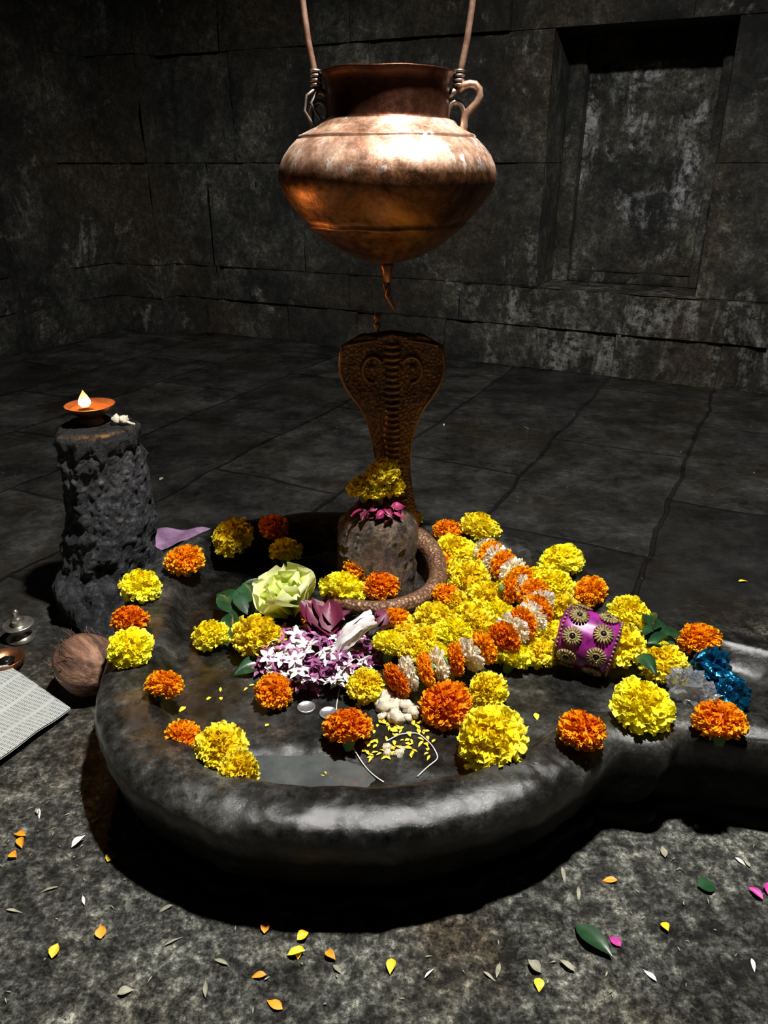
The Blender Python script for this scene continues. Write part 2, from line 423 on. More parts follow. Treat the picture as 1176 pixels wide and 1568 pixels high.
for i in range(NA):
    for s_ in fr[1:]:
        x=CX+rr[i]*s_*math.cos(th[i]); y=CY+rr[i]*s_*math.sin(th[i]); vs.append((x,y,basin_z(x,y)))
k=nf-1
side=[(.001,.122),(-.002,.108),(-.006,.09),(-.012,.07),(-.020,.05),(-.034,.036),(-.044,.031),(-.020,.027),(-.016,.012),(-.020,0.)]
for i in range(NA):
    c_,s_=math.cos(th[i]),math.sin(th[i])
    for off,z in side:
        q=rr[i]+off+.006*noise.noise(Vector((c_*4,s_*4,z*12)))*(1-z/.125)+.004*noise.noise(Vector((c_*15,s_*15,z*40)))
        if z<.03: q+=.016*noise.noise(Vector((c_*9,s_*9,7)))
        vs.append((CX+q*c_,CY+q*s_,z))
fs=[];S0=NA*k;ks=len(side)
for i in range(NA):
    j=(i+1)%NA
    for q in range(k-1): fs.append((i*k+q,i*k+q+1,j*k+q+1,j*k+q))
    fs.append((i*k+k-1,S0+i*ks,S0+j*ks,j*k+k-1))
    for q in range(ks-1): fs.append((S0+i*ks+q,S0+i*ks+q+1,S0+j*ks+q+1,S0+j*ks+q))
vs.append((CX,CY,basin_z(CX,CY))); c0=len(vs)-1
for i in range(NA): fs.append((c0,i*k,((i+1)%NA)*k))
mb.add(vs,fs)
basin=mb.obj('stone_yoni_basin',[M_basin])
t=NT('milky_water'); M_water=t.set(color=t.ramp(t.noise(18,4),[(.38,(.050,.056,.055)),(.62,(.085,.091,.088))]),rough=.05,spec=.7)
mb=MB(); n=40; vs=[(-.115,.785,.1215)]+[(-.115+.118*math.cos(a)*(1+.06*math.sin(3*a)),.785+.054*math.sin(a)*(1+.08*math.sin(2*a+1)),.1215) for a in [2*math.pi*i/n for i in range(n)]]
mb.add(vs,[(0,i+1,(i+1)%n+1) for i in range(n)]); mb.obj('milky_water_pool',[M_water],parent=basin)

# ---------------------------------------------------------------- lingam
LX,LY=-.013,1.29
mb=MB()
def lf(v):
    k=1+.07*noise.noise(v*18)+.05*noise.noise(v*50)+.03*noise.noise(v*110)
    return Vector((v.x*k,v.y*k,v.z+.006*noise.noise(v*30+Vector((5,5,5)))))
prof=[(.078,.10),(.077,.14)]+[(.0735,.15+i*.005) for i in range(18)]+[(.074,.243)]+[(.074*math.cos(a),.245+.043*math.sin(a)) for a in [math.pi/2*i/12 for i in range(1,13)]]
mb.rev(prof,(0,0,0),110,fn=lf); mb.obj('shiva_lingam',[M_lingam],loc=(LX,LY,0))

# ---------------------------------------------------------------- naga cobra
naga=empty('cobra_hood_statue')
NY=1.385
hw=[(.584,.074,.014),(.579,.085,.014),(.570,.090,.014),(.555,.0935,.014),(.535,.096,.0145),(.52,.095,.0145),(.505,.091,.0145),(.49,.084,.0145),(.475,.075,.0145),(.455,.062,.015),(.435,.052,.015),(.41,.043,.015),(.38,.037,.0155),(.35,.033,.017),(.32,.0295,.021),(.29,.027,.028),(.262,.025,.034),(.235,.024,.040),(.2,.024,.046),(.165,.024,.052)]
mb=MB(); NS=28; vs=[]
for z,h,cx in hw:
    flare=sm(.03,.09,h)
    for s_ in (0,1):
        for i in range(NS+1):
            a=i/NS*2-1
            if s_==1: a=-a
            x=cx+h*a
            thick=(.020*(1-flare)+.009*flare)*math.sqrt(max(0,1-a*a*.98))+.002
            y=NY-.028*flare*a*a + (-thick if s_==0 else thick)
            if s_==0: y-=.010*math.exp(-(a*h/.018)**2)*sm(.03,.06,h)
            zz=z
            if z>.565: zz=z-.006*a*a+.003*math.cos(a*9)
            vs.append(Vector((x,y,zz)))
m=2*(NS+1); fs=[]
for r_ in range(len(hw)-1):
    for i in range(m):
        j=(i+1)%m; fs.append((r_*m+i,r_*m+j,(r_+1)*m+j,(r_+1)*m+i))
fs.append(tuple(range(m)))
mb.add(vs,fs)
mb.obj('hood',[M_naga],parent=naga,recalc=True)
mb=MB()
for k_ in range(26):
    z=.565-k_*.0118
    w_=.0125+.002*math.sin(k_)
    h=np.interp(z,[q[0] for q in hw][::-1],[q[1] for q in hw][::-1]); cx=np.interp(z,[q[0] for q in hw][::-1],[q[2] for q in hw][::-1])
    fl=sm(.03,.09,h); th_=(.020*(1-fl)+.009*fl)
    yc=NY-th_-.002-.010*sm(.03,.06,h)
    pts=[(cx-w_+2*w_*i/6,yc+.004*((i-3)/3)**2-.0008,z+.002*((i-3)/3)**2) for i in range(7)]
    mb.tube(pts,.0038,8)
for sx in(-1,1):
    pts=[]
    for i in range(22):
        a=math.pi*(.1+1.45*i/21)
        pts.append((.0145+sx*(.036-.017*math.cos(a)),NY-.0195,.528+.020*math.sin(a)-.010*(i/21)))
    mb.tube(pts,.0032,8)
    mb.blob((.0145+sx*.037,NY-.016,.525),.006,nu=12,nv=8,amp=0)
    pts=[]
    for z,h,cx in hw[2:14]:
        fl=sm(.03,.09,h); pts.append((cx+sx*h*.96,NY-.028*fl*.92-.006,z))
    mb.tube(pts,.0028,8)
mb.tube([(.0145-.08+.16*i/16,NY-.028*((i-8)/8.)**2*.85-.010,.574-.005*((i-8)/8.)**2) for i in range(17)],.0028,8)
mb.obj('relief',[M_nagaplain],parent=naga)
mb=MB(); mb.rev([(0,.620),(.004,.619),(.0065,.613),(.005,.607),(.0035,.604),(.006,.601),(.0065,.597),(.004,.592),(.0045,.57)],(-.012,NY-.002,0),16)
mb.obj('finial',[M_nagaplain],parent=naga)
mb=MB(); pts=[];rd=[]
for i in range(90):
    t_=i/89; a=math.radians(60)-t_*math.radians(200)
    r_=.108+.010*t_
    z=.163+.032*max(0,1-t_*3)-.004*t_
    pts.append((LX+.004+r_*math.cos(a)*1.0,LY-.014+r_*math.sin(a)*1.12,z)); rd.append(.0225-.012*t_)
pts=[(.052,NY,.20),(.052,NY-.004,.185)]+pts[6:]; rd=[.022,.023]+rd[6:]
mb.tube(pts,rd,14); mb.obj('coil',[M_naga],parent=naga)

# ---------------------------------------------------------------- hanging copper pot
pot=empty('hanging_copper_pot'); K=1.04; PX,PY,PZ=.005,LY,.86
prof=[(0,-.140),(.02,-.1392),(.045,-.132),(.075,-.1175),(.1,-.100),(.116,-.087),(.1195,-.0835),(.1185,-.081),(.1275,-.074),(.142,-.056),(.152,-.041),(.1575,-.030),(.1595,-.0225),(.1592,-.014),(.1565,-.003),(.1505,.009),(.141,.021),(.130,.0315),(.1275,.0325),(.1285,.0345),(.1265,.0365),(.122,.038),(.110,.044),(.098,.050),(.0895,.056),(.0875,.062),(.087,.085),(.0875,.100),(.0905,.109),(.0955,.114),(.0958,.116),(.0935,.1165),(.090,.113),(.0855,.104),(.084,.08),(.084,.062),(.1,.05),(.14,.01),(.152,-.0225),(.14,-.05),(.1,-.09),(0,-.13)]
def pf(v):
    k=1+.010*noise.noise(v*12)+.003*noise.noise(v*40); return Vector((v.x*k,v.y*k,v.z+.002*noise.noise(v*20)))
mb=MB(); mb.rev([(r*K,z*K) for r,z in prof],(0,0,0),128,fn=pf)
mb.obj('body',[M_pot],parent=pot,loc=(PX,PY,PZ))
mb=MB()
mb.rev([(.0,-.139*K),(.010,-.139*K),(.011,-.150),(.008,-.158),(.0065,-.175),(.004,-.176),(0,-.17)],(0,0,0),16)
mb.tube([(0.001,0,-.165),(.003,-.002,-.18),(.001,-.003,-.195),(.008,-.002,-.212),(.012,0,-.222)],[.004,.0035,.005,.0035,.001],8)
mb.tube([(-.004,0,-.165),(-.005,-.002,-.175),(-.003,-.002,-.188),(.001,0,-.196)],[.002,.002,.002,.001],8)
mb.obj('drip_nozzle',[M_diya],parent=pot,loc=(PX,PY,PZ))
mb=MB()
pts=[]
for i in range(41):
    a=math.pi*i/40
    pts.append((-.122*math.cos(a)*1.0,0,.26+.14*math.sin(a)))
left=[(-.104,0,.108),(-.108,0,.13),(-.114,0,.16),(-.119,0,.20),(-.122,0,.235)]
right=[(-x,y,z) for x,y,z in left][::-1]
mb.tube(left+pts+right,.0048,10)
mb.obj('bail_handle',[M_wire],parent=pot,loc=(PX,PY,PZ))
mb=MB()
def ring(c,r,tr,ax,n=28,el=1.):
    u=Vector(ax).normalized(); a=u.cross(Vector((0,0,1)) if abs(u.z)<.9 else Vector((1,0,0))).normalized(); b=u.cross(a)
    mb.tube([Vector(c)+a*r*math.cos(2*math.pi*i/n)+b*r*el*math.sin(2*math.pi*i/n) for i in range(n)],tr,8,closed=True)
for sx in(-1,1):
    for q in range(4): ring((sx*.1045,0,.103+q*.006),.0068,.0024,(0,.15,1),14)
    ring((sx*.101,0,.060),.013,.0045,(0,1,0),24,1.7)
    ring((sx*.094,0,.045),.008,.004,(0,1,.3),20,1.3)
    mb.tube([(sx*.088,0,.088),(sx*.096,-.002,.094),(sx*.103,0,.098)],.0055,8)
    mb.tube([(sx*.088,0,.05),(sx*.098,-.002,.045),(sx*.102,0,.035),(sx*.098,0,.027)],.004,8)
mb.tube([(-.104,-.004,.10),(-.118,-.008,.09),(-.122,-.01,.07),(-.112,-.012,.055),(-.104,-.012,.045),(-.112,-.012,.036),(-.122,-.01,.032)],.0022,8)
mb.tube([(-.100,-.006,.098),(-.112,-.012,.08),(-.104,-.014,.066),(-.096,-.012,.056),(-.104,-.012,.045)],.0022,8)
mb.obj('lugs_and_wires',[M_steel],parent=pot,loc=(PX,PY,PZ))
mb=MB(); hk=[(.104,-.004,.098),(.112,-.006,.103),(.120,-.006,.105),(.128,-.006,.104),(.134,-.006,.098),(.1355,-.006,.090),(.132,-.006,.081),(.125,-.006,.074),(.118,-.006,.067),(.114,-.006,.058),(.1145,-.006,.049),(.112,-.006,.040)]
mb.tube(hk,.0055,12); mb.obj('hook',[M_wire],parent=pot,loc=(PX,PY,PZ))
mb=MB(); z=.40+PZ; i=0
while z<HC-.0:
    n=20; hor=i%2
    pp=[]
    for q in range(n):
        a=2*math.pi*q/n; x=.011*math.cos(a); zz=.02*math.sin(a)
        pp.append((PX+(x if hor else 0),PY+(0 if hor else x),z+zz+.012))
    mb.tube(pp,.003,6,closed=True); z+=.033;i+=1
mb.obj('chain',[M_steel],parent=pot)

# ---------------------------------------------------------------- flowers
def make_marigold(name,seed,mat,n=150,wid=.36,ruf=.07,zs=.80,core_=.66):
    rs=random.Random(seed); mb=MB()
    mb.blob((0,0,-.05),core_,0,sz=.8,amp=.15,sc_=3,nu=14,nv=8,seed=seed)
    ga=math.pi*(3-math.sqrt(5))
    lump=[Vector((rs.uniform(-1,1),rs.uniform(-1,1),rs.uniform(-.2,1))).normalized() for _ in range(5)]
    for i in range(n):
        zz=1-(i+.5)/n*1.6
        r=math.sqrt(max(0,1-zz*zz)); ph=i*ga+rs.uniform(-.25,.25)
        d=Vector((r*math.cos(ph),r*math.sin(ph),zz)).normalized()
        d=(d+Vector((rs.uniform(-1,1),rs.uniform(-1,1),rs.uniform(-1,1)))*.12).normalized()
        a=d.cross(Vector((rs.uniform(-1,1),rs.uniform(-1,1),rs.uniform(-.3,1)))).normalized()
        b=d.cross(a)
        R1=rs.uniform(.9,1.05)*(1.-.10*max(0,zz))*(1-.10*max(0,max(d.dot(l) for l in lump)-.8)*5)
        w=wid*rs.uniform(.75,1.2); bend=rs.uniform(-.26,.26); p0=rs.uniform(0,6); fq=rs.uniform(4,8)
        vs=[]
        for k in range(4):
            t=k/3; rad_=.5+(R1-.5)*t; ww=w*(.3+.7*t**.8)*.5
            for j in(-1,-.6,-.2,.2,.6,1):
                rag=((.035*math.cos(j*fq*2+p0))-(.09*j*j) if k==3 else 0)
                v=d*(rad_+rag)+b*ww*j+a*(ruf*t*math.sin(j*fq+p0)+bend*t*t)
                vs.append((v.x,v.y,v.z*zs))
        mb.add(vs,[(k*6+j,k*6+j+1,k*6+j+7,k*6+j+6) for k in range(3) for j in range(5)],0)
    mb.rev([(0,-.95),(.16,-.92),(.24,-.7),(.3,-.5)],n=12,mi=1)
    me=bpy.data.meshes.new(name); me.from_pydata(mb.v,[],mb.f); me.materials.append(mat); me.materials.append(M_calyx)
    me.polygons.foreach_set('material_index',mb.m); me.polygons.foreach_set('use_smooth',mb.sm); me.update(); return me
YM=[make_marigold('yellow_marigold_%s'%c,i,M_Y,210,.34,.085) for i,c in enumerate('abcd')]
OM=[make_marigold('orange_marigold_%s'%c,i+9,M_O,250,.26,.085) for i,c in enumerate('abc')]
WM=[make_marigold('white_tuberose_%s'%c,i+19,M_W,130,.26,.06,.85,.6) for i,c in enumerate('ab')]
def flower(kind,p,r,name,parent=None,tilt=.5,rot=None,squash=1.):
    me=random.choice({'Y':YM,'O':OM,'W':WM}[kind])
    o=bpy.data.objects.new(name,me); col.objects.link(o); o.location=p; o.scale=(r,r,r*squash)
    o.rotation_euler=rot if rot else (U(-tilt,tilt),U(-tilt,tilt)-.0,U(0,6.28))
    if parent: o.parent=parent
    return o
def placed(x,y,d,s):
    r=.03
    for _ in range(8):
        p=G(x,y,s+r*.66); r=d/2*depth(p)/FPX
    return p,r
loose="""Y 215 897 62 16|O 199 948 54 16|Y 199 992 68 16|O 283 857 58 16|O 252 1048 56 16|O 420 1058 58 13|O 279 1128 54 14|Y 338 1145 78 14|O 532 1113 72 13|Y 560 1050 58 13|O 683 1078 80 13|Y 747 1058 62 13|Y 752 1130 106 14|O 892 1118 74 16|Y 983 1080 94 15|O 1102 1103 78 15|O 1070 978 64 14|Y 356 822 64 16|O 420 806 46 16|Y 437 843 52 14|Y 322 972 56 13|Y 396 974 82 13"""
for l in loose.split('|'):
    c,x,y,d,s=l.split(); p,r=placed(float(x),float(y),float(d)*1.07,int(s)/100)
    flower(c,p,r,'yellow_marigold' if c=='Y' else 'orange_marigold')
flower('Y',G(366,1180,.152),.028,'yellow_marigold',rot=(.9,.4,.4))
garl=empty('marigold_garland')
pile="""Y 1015 1015 68 14|Y 965 942 66 15|Y 950 988 72 15|Y 736 808 60 15|O 685 812 44 15|O 645 828 32 15|Y 630 797 34 15|Y 697 845 64 14|Y 718 885 62 14|O 677 868 46 14|O 687 915 50 14|Y 858 860 66 15|Y 845 898 64 15|O 902 905 52 15|Y 857 930 52 14|Y 525 902 68 14|O 551 868 46 17|O 584 897 54 15|O 482 940 44 14|O 605 948 44 14|Y 665 945 60 15|Y 745 915 60 14|Y 718 945 58 15|Y 695 968 58 15|Y 655 980 54 14|Y 600 987 56 14|Y 630 992 54 14|Y 785 1003 58 13|Y 830 970 62 13|Y 828 1000 54 13|Y 708 990 52 14|Y 762 938 50 14|Y 690 880 52 13|Y 725 850 44 13|Y 640 960 52 13|Y 675 1000 46 13|Y 800 990 46 13|Y 820 890 50 14|Y 660 1000 44 13|Y 735 960 50 15|Y 755 1000 40 13|Y 700 925 44 14|Y 620 970 40 14|Y 770 905 44 14|Y 640 1005 40 13|Y 680 1030 34 13|Y 810 960 44 13"""
for i,l in enumerate(pile.split('|')):
    c,x,y,d,s=l.split(); p,r=placed(float(x),float(y),float(d)*1.10,int(s)/100)
    flower(c,p,r,'marigold_bloom_%d'%i,garl,.7)
def strand(pp,nm,r0,k0=0):
    P=[G(x,y,z) for x,y,z in pp]; Q=[]
    for a in range(len(P)-1):
        for k_ in range(20): Q.append(P[a].lerp(P[a+1],k_/20))
    Q.append(P[-1]); acc=0; k_=k0; nxt=0.
    for i in range(1,len(Q)):
        acc+=(Q[i]-Q[i-1]).length
        if acc>=nxt:
            kind='OWOW'[k_%4]; k_+=1; nxt=acc+.0235
            tn=(Q[min(i+4,len(Q)-1)]-Q[max(i-4,0)]).normalized()
            q=tn.to_track_quat('Z','Y').to_euler()
            q=(q.to_matrix()@Euler((U(-.2,.2),U(-.2,.2),U(0,6.28))).to_matrix()).to_euler()
            flower(kind,Q[i]+Vector((U(-.002,.002),U(-.002,.002),U(-.002,.002))),r0*U(.95,1.06),'strung_%s_%s_%d'%(nm,'orange' if kind=='O' else 'white',k_),garl,rot=q,squash=.72)
strand([(742,842,.190),(765,860,.194),(790,880,.192),(800,893,.187)],'back',.028,1)
strand([(778,902,.190),(812,905,.192),(830,926,.192),(810,947,.190),(784,964,.187),(762,987,.184)],'mid',.029,0)
strand([(742,992,.184),(716,1004,.180),(690,1013,.174),(655,1023,.168),(625,1033,.162),(603,1045,.157)],'front',.0275,0)
crown=empty('lingam_crown_flowers')
for x,y,d in((585,716,54),(556,738,46),(598,738,44),(577,742,48)):
    p=Vector((LX+(x-577)*.00118, LY-.01+U(-.01,.01), .296+(772-y)*.0011)); flower('Y',p,d*.00066,'bloom_%d'%x,crown,.5)
mb=MB()
for i in range(80):
    a=U(0,6.28); mb.leaf((LX+U(-.03,.03),LY-.012+U(-.03,.02),.284+U(0,.02)),a,U(.014,.028),U(.012,.02),0 if R()<.6 else 1,up=U(.1,.9),cup=U(-.6,.6),droop=.6,roll=U(-.8,.8),rag=.12)
mb.obj('crimson_petals',[M_crim,M_mar],parent=crown)
mb=MB()
def leafG(x,y,z,az,L,Wd,**k): mb.leaf(G(x,y,z),az,L,Wd,0,**k)
for x,y,z,az,L,Wd,up in((385,945,.15,1.9,.075,.05,.7),(370,940,.15,2.4,.07,.045,.5),(352,985,.14,1.7,.07,.035,.6),(350,990,.14,1.9,.06,.03,.4),(380,915,.16,1.2,.05,.04,.6),(405,1015,.14,3.6,.05,.03,.2)):
    leafG(x,y,z,az,L,Wd,up=up,cup=.35,droop=.35,roll=U(-.5,.5),rag=.03)
for x,y,z,az in((985,975,.185,.6),(990,985,.185,.2),(1000,970,.185,.9),(985,990,.175,-.5),(1000,990,.18,.4),(975,1005,.18,-1.2),(995,960,.185,1.3),(1010,980,.18,.5)):
    leafG(x,y,z,az,.048,.024,up=.4,cup=.5,droop=.5,roll=U(-.8,.8),rag=.05)
mb.obj('green_leaves',[M_green])
# hibiscus
mb=MB(); hc=G(447,934,.16)
for lay in range(2):
  for i in range(5):
    az=i*2*math.pi/5+lay*.5+.3
    d=Vector((math.cos(az),math.sin(az),0)); w=Vector((-math.sin(az),math.cos(az),0)); vs=[]
    for k_ in range(12):
        t_=k_/11; wd=.036*max(.02,math.sin(math.pi*(.08+.90*t_**1.25)))**.6*(1.2 if lay==0 else 1.)
        out=.052*t_**1.2*(1. if lay==0 else .55); up=.078*t_-.024*t_*t_
        for j in range(11):
            q=j/5-1
            v=hc+d*(out-.010*q*q*t_)+w*wd*q*1.2+Vector((0,0,up+.003*t_*t_*math.sin(q*7+i*2)+.008*q*q*t_-.003*math.cos(t_*14+i)*t_))
            v+=d*.003*math.sin(q*6+i)*t_
            vs.append((v-hc)/.075)
    mb.add(vs,[(a*11+b,a*11+b+1,a*11+b+12,a*11+b+11) for a in range(11) for b in range(10)],0)
mb.tube([Vector((0,0,0)),Vector((0,0,.5)),Vector((-.06,0,.8))],[.04,.04,.06],8)
o=mb.obj('yellow_green_hibiscus',[M_lime],loc=hc); o.scale=(.078,.075,.078); o.rotation_euler=(.15,-.25,0)
mb=MB(); rc=G(505,975,.16)
for i in range(10):
    az=U(.4,3.0); mb.leaf(rc+Vector((U(-.02,.02),U(-.01,.02),U(0,.01))),az,U(.04,.06),U(.035,.05),0,up=U(.7,1.3),cup=U(.3,.6),droop=.5,roll=U(-.5,.5),pw=.6,rag=.06)
for i in range(6):
    p=G(565+U(-15,20),960+U(-12,25),.165); mb.leaf(p,U(0,6.28),U(.025,.035),U(.018,.03),0,up=U(.3,1.),cup=U(.3,.6),droop=.5,roll=U(-.8,.8),pw=.6,rag=.06)
mb.obj('maroon_rose_petals',[M_mar])
# half-closed white lily: petals wrapped round a short leaning axis, tips flaring
mb=MB(); b0=G(518,1002,.168)
ax=[b0+Vector((.0030*i+.00035*i*i,.0032*i,.0078*i-.00028*i*i)) for i in range(10)]
for q in range(6):
    a0=2*math.pi*q/6; vs=[]
    for i in range(10):
        t_=i/9; rad_=.0045+.0075*math.sin(math.pi*min(1,t_*.8+.05))+.010*max(0,t_-.65)*(1+(q%2)); wd=.0135*math.sin(math.pi*(.12+.84*t_))**.7
        tn=(ax[min(i+1,9)]-ax[max(i-1,0)]).normalized(); u=tn.cross(Vector((0,1,0))).normalized(); w=tn.cross(u)
        an=a0+t_*.9
        n_=u*math.cos(an)+w*math.sin(an); s_=-u*math.sin(an)+w*math.cos(an)
        for j in range(5):
            k_=j/2-1
            vs.append(ax[i]+n_*(rad_-.004*k_*k_+.0018*math.sin(i*1.7+q+j))+s_*wd*k_)
    mb.add(vs,[(a*5+b,a*5+b+1,a*5+b+6,a*5+b+5) for a in range(9) for b in range(4)])
for az in(2.6,-.6,.4): mb.leaf(b0,az,.028,.018,0,up=.3,cup=.6)
mb.obj('white_lily_bud',[M_white])
mb=MB()
for i in range(190):
    x=U(388,580); y=U(960,1055)
    if ((x-482)/96)**2+((y-1006)/49)**2>1: continue
    mi=0 if R()<.21 else 1
    hgt=.135+.042*max(0,1-((x-480)/95)**2-((y-1000)/60)**2)+(U(.002,.010) if mi==0 else U(-.004,.006))
    c=G(x,y,hgt); n=5; a0=U(0,6.28); tx,ty=U(-.6,.7),U(-.7,.5)
    M3=Euler((tx,ty,a0)).to_matrix(); f_=1.05 if mi==0 else .85
    for q in range(n):
        az=q*2*math.pi/n; L=U(.014,.019)*f_; vs=[]
        d=Vector((math.cos(az),math.sin(az),.35)); w=Vector((-math.sin(az),math.cos(az),0))
        for k_ in range(5):
            t_=k_/4; wd=(.0012,.0034,.0042,.0032,.0005)[k_]*f_
            for j in(-1,0,1): vs.append(c+M3@(d*L*t_+w*wd*j+Vector((0,0,.0012*abs(j)-.006*t_*t_))))
        mb.add(vs,[(k_*3+j,k_*3+j+1,k_*3+j+4,k_*3+j+3) for k_ in range(4) for j in range(2)],mi)
    mb.blob(c,.0032,1,nu=8,nv=6)
for i in range(50):
    x=U(400,560); y=U(972,1045); mb.blob(G(x,y,.140),U(.006,.011),1,nu=10,nv=8,amp=.4)
mb.obj('purple_white_blossoms',[M_white,M_pur])
# magenta ornament with gold medallions
M_gold=metal('gold_sequin',(.16,.11,.04),(.60,.48,.24),.38,260,.8,.8)
orn=empty('magenta_garland_ornament'); c=G(900,980,.180)
A=Matrix.Rotation(math.radians(-24),4,'Z')@Matrix.Rotation(math.radians(98),4,'Y'); A.translation=c
mb=MB(); L=.046
mb.rev([(0,-L),(.03,-L),(.040,-L+.003),(.043,-L+.010),(.0445,-.02),(.045,0),(.0445,.02),(.043,L-.010),(.040,L-.003),(.03,L),(0,L)],(0,0,0),60,M=A,fn=lambda v:v*(1+.06*noise.noise(v*70)))
mb.obj('satin_drum',[M_mag],parent=orn)
mb=MB()
for ti,zz in ((0,-.022),(1,.020)):
    for q in range(8):
        a=2*math.pi*(q+ti*.5)/8+.25; rad_=.0455
        cc=Vector((rad_*math.cos(a),rad_*math.sin(a),zz)); nrm=Vector((math.cos(a),math.sin(a),0))
        tt=Vector((-math.sin(a),math.cos(a),0)); uu=Vector((0,0,1))
        for b in range(18):
            an=2*math.pi*b/18
            mb.tube([A@(cc+(tt*math.cos(an)+uu*math.sin(an))*.0055+nrm*.003),A@(cc+(tt*math.cos(an)+uu*math.sin(an))*.0150+nrm*.0008)],[.0014,.0022],5)
        mb.tube([A@(cc+nrm*.003+(tt*math.cos(b)+uu*math.sin(b))*.0058) for b in [2*math.pi*i/20 for i in range(20)]],.0018,6,closed=True)
for zz in(-.041,.041):
    for b in range(40):
        an=2*math.pi*b/40; mb.blob(A@Vector((.043*math.cos(an),.043*math.sin(an),zz)),.0022,nu=8,nv=6,amp=0)
mb.obj('gold_medallions',[M_gold],parent=orn)
mb=MB()
for ti,zz in ((0,-.022),(1,.020)):
    for q in range(8):
        a=2*math.pi*(q+ti*.5)/8+.25; mb.blob(A@Vector((.047*math.cos(a),.047*math.sin(a),zz)),.0042,nu=10,nv=6,amp=0)
mb.obj('black_beads',[M_oily],parent=orn)
t=NT('blue_foil'); M_blue=t.set(color=t.ramp(t.noise(60,4),[(.38,(.001,.03,.09)),(.62,(.006,.17,.34))]),rough=.12,metal=.75,normal=t.bump(t.noise(70,4,.7),.5,.006))
t=NT('clear_plastic'); M_plas=t.set(color=(.8,.85,.9),rough=.08,trans=.9,normal=t.bump(t.noise(60,4,.7),.6,.006))
foil=empty('blue_foil_balls')
mb=MB(); mb.blob(G(1088,1020,.185),.022,amp=.3,sc_=2.,amp2=.7,nu=26,nv=15,seed=1,smooth=False); mb.blob(G(1122,1064,.175),.020,amp=.3,sc_=2.,amp2=.7,nu=26,nv=15,seed=2,smooth=False); mb.leaf(G(1105,1015,.19),.9,.022,.02,up=.4,rag=.2); mb.leaf(G(1125,1045,.185),2.,.022,.02,up=.4,rag=.2); mb.obj('foil_balls',[M_blue],parent=foil)
mb=MB(); mb.blob(G(1052,1052,.175),.020,amp=.6,sc_=3,amp2=1.1,nu=32,nv=20,seed=4,smooth=False); mb.blob(G(1078,1066,.170),.015,amp=.6,sc_=4,amp2=1.,nu=24,nv=16,seed=5,smooth=False); mb.obj('clear_wrapper',[M_plas],parent=foil)

# coins, crumbs, petals, thread in the basin
mb=MB()
for x,y,r_ in((469,1084,.0135),(503,1092,.0135)):
    p=G(x,y,.13); z=basin_z(p.x,p.y)+.0012; mb.rev([(0,.0018),(r_*.82,.0018),(r_*.86,.0024),(r_*.97,.0024),(r_,.0012),(r_,0),(0,0)],(p.x,p.y,z),36)
mb.obj('rupee_coins',[M_coin])
mb=MB()
for i in range(26):
    p=G(612+U(-32,30),1082+U(-16,18),.135); mb.blob((p.x,p.y,basin_z(p.x,p.y)+U(.002,.012)),U(.004,.012),amp=.6,sc_=3,nu=12,nv=8,seed=i)
for i in range(8):
    p=G(603+U(-12,16),1145+U(-8,8),.135); mb.blob((p.x,p.y,basin_z(p.x,p.y)+.002),U(.003,.007),amp=.6,nu=10,nv=7,seed=i)
mb.obj('coconut_crumbs',[M_crumb])
mb=MB()
for i in range(110):
    x,y=U(560,662),U(1098,1162)
    if R()<.12: x,y=U(270,600),U(1040,1180)
    p=G(x,y,.13); mb.leaf((p.x,p.y,basin_z(p.x,p.y)+.0015),U(0,6.28),U(.006,.013),U(.003,.006),0,up=U(0,.4),n=3,rag=.1)
for x,y in((285,1083),(545,1075),(500,1180),(820,1090)):
    p=G(x,y,.13); mb.leaf((p.x,p.y,basin_z(p.x,p.y)+.002),U(0,6.28),.014,.009,0,n=3)
mb.obj('yellow_petal_crumbs',[M_yel])
mb=MB()
def th_line(pts,r_=.0009):
    P=[]
    for a in range(len(pts)-1):
        for k_ in range(6):
            t_=k_/6; x=pts[a][0]*(1-t_)+pts[a+1][0]*t_; y=pts[a][1]*(1-t_)+pts[a+1][1]*t_
            p=G(x,y,.13); P.append(Vector((p.x,p.y,basin_z(p.x,p.y)+.002)))
    for _ in range(3): P=[P[0]]+[(P[i-1]+P[i]*2+P[i+1])/4 for i in range(1,len(P)-1)]+[P[-1]]
    mb.tube(P,r_,6)
th_line([(520,1055),(514,1085),(525,1115),(540,1145),(565,1175),(592,1198)]); th_line([(592,1136),(612,1126),(640,1124),(662,1142),(672,1162),(655,1175),(636,1192)])
mb.obj('cotton_thread',[M_thread])

# ---------------------------------------------------------------- oil lamp pillar
pil=(-.568,1.425)
def pfn(v):
    a=math.atan2(v.y,v.x)
    f_=noise.noise(Vector((math.cos(a)*2.2,math.sin(a)*2.2,v.z*14)))
    q=1+.16*noise.noise(Vector((math.cos(a)*1.3,math.sin(a)*1.3,v.z*7)))+.16*abs(f_)+.10*noise.noise(v*40)+.09*abs(noise.noise(v*80))+.03*noise.noise(v*160)
    return Vector((v.x*q*.945+.02*(v.z/.4),v.y*q*.945,v.z+.004*noise.noise(v*60)))
prof=[(.112,0),(.114,.02),(.113,.035),(.112,.05),(.110,.065),(.108,.08),(.099,.10),(.092,.11)]+[(.092-.018*(z-.11)/.25,z) for z in [.11+.005*i for i in range(1,50)]]+[(.073,.36),(.074,.375),(.073,.392),(.066,.398),(.03,.399),(0,.399)]
pillar=empty('stone_lamp_pillar')
mb=MB(); mb.rev(prof,(0,0,0),160,fn=pfn); mb.obj('shaft',[M_pillar],parent=pillar,loc=(pil[0],pil[1],0))
mb=MB()
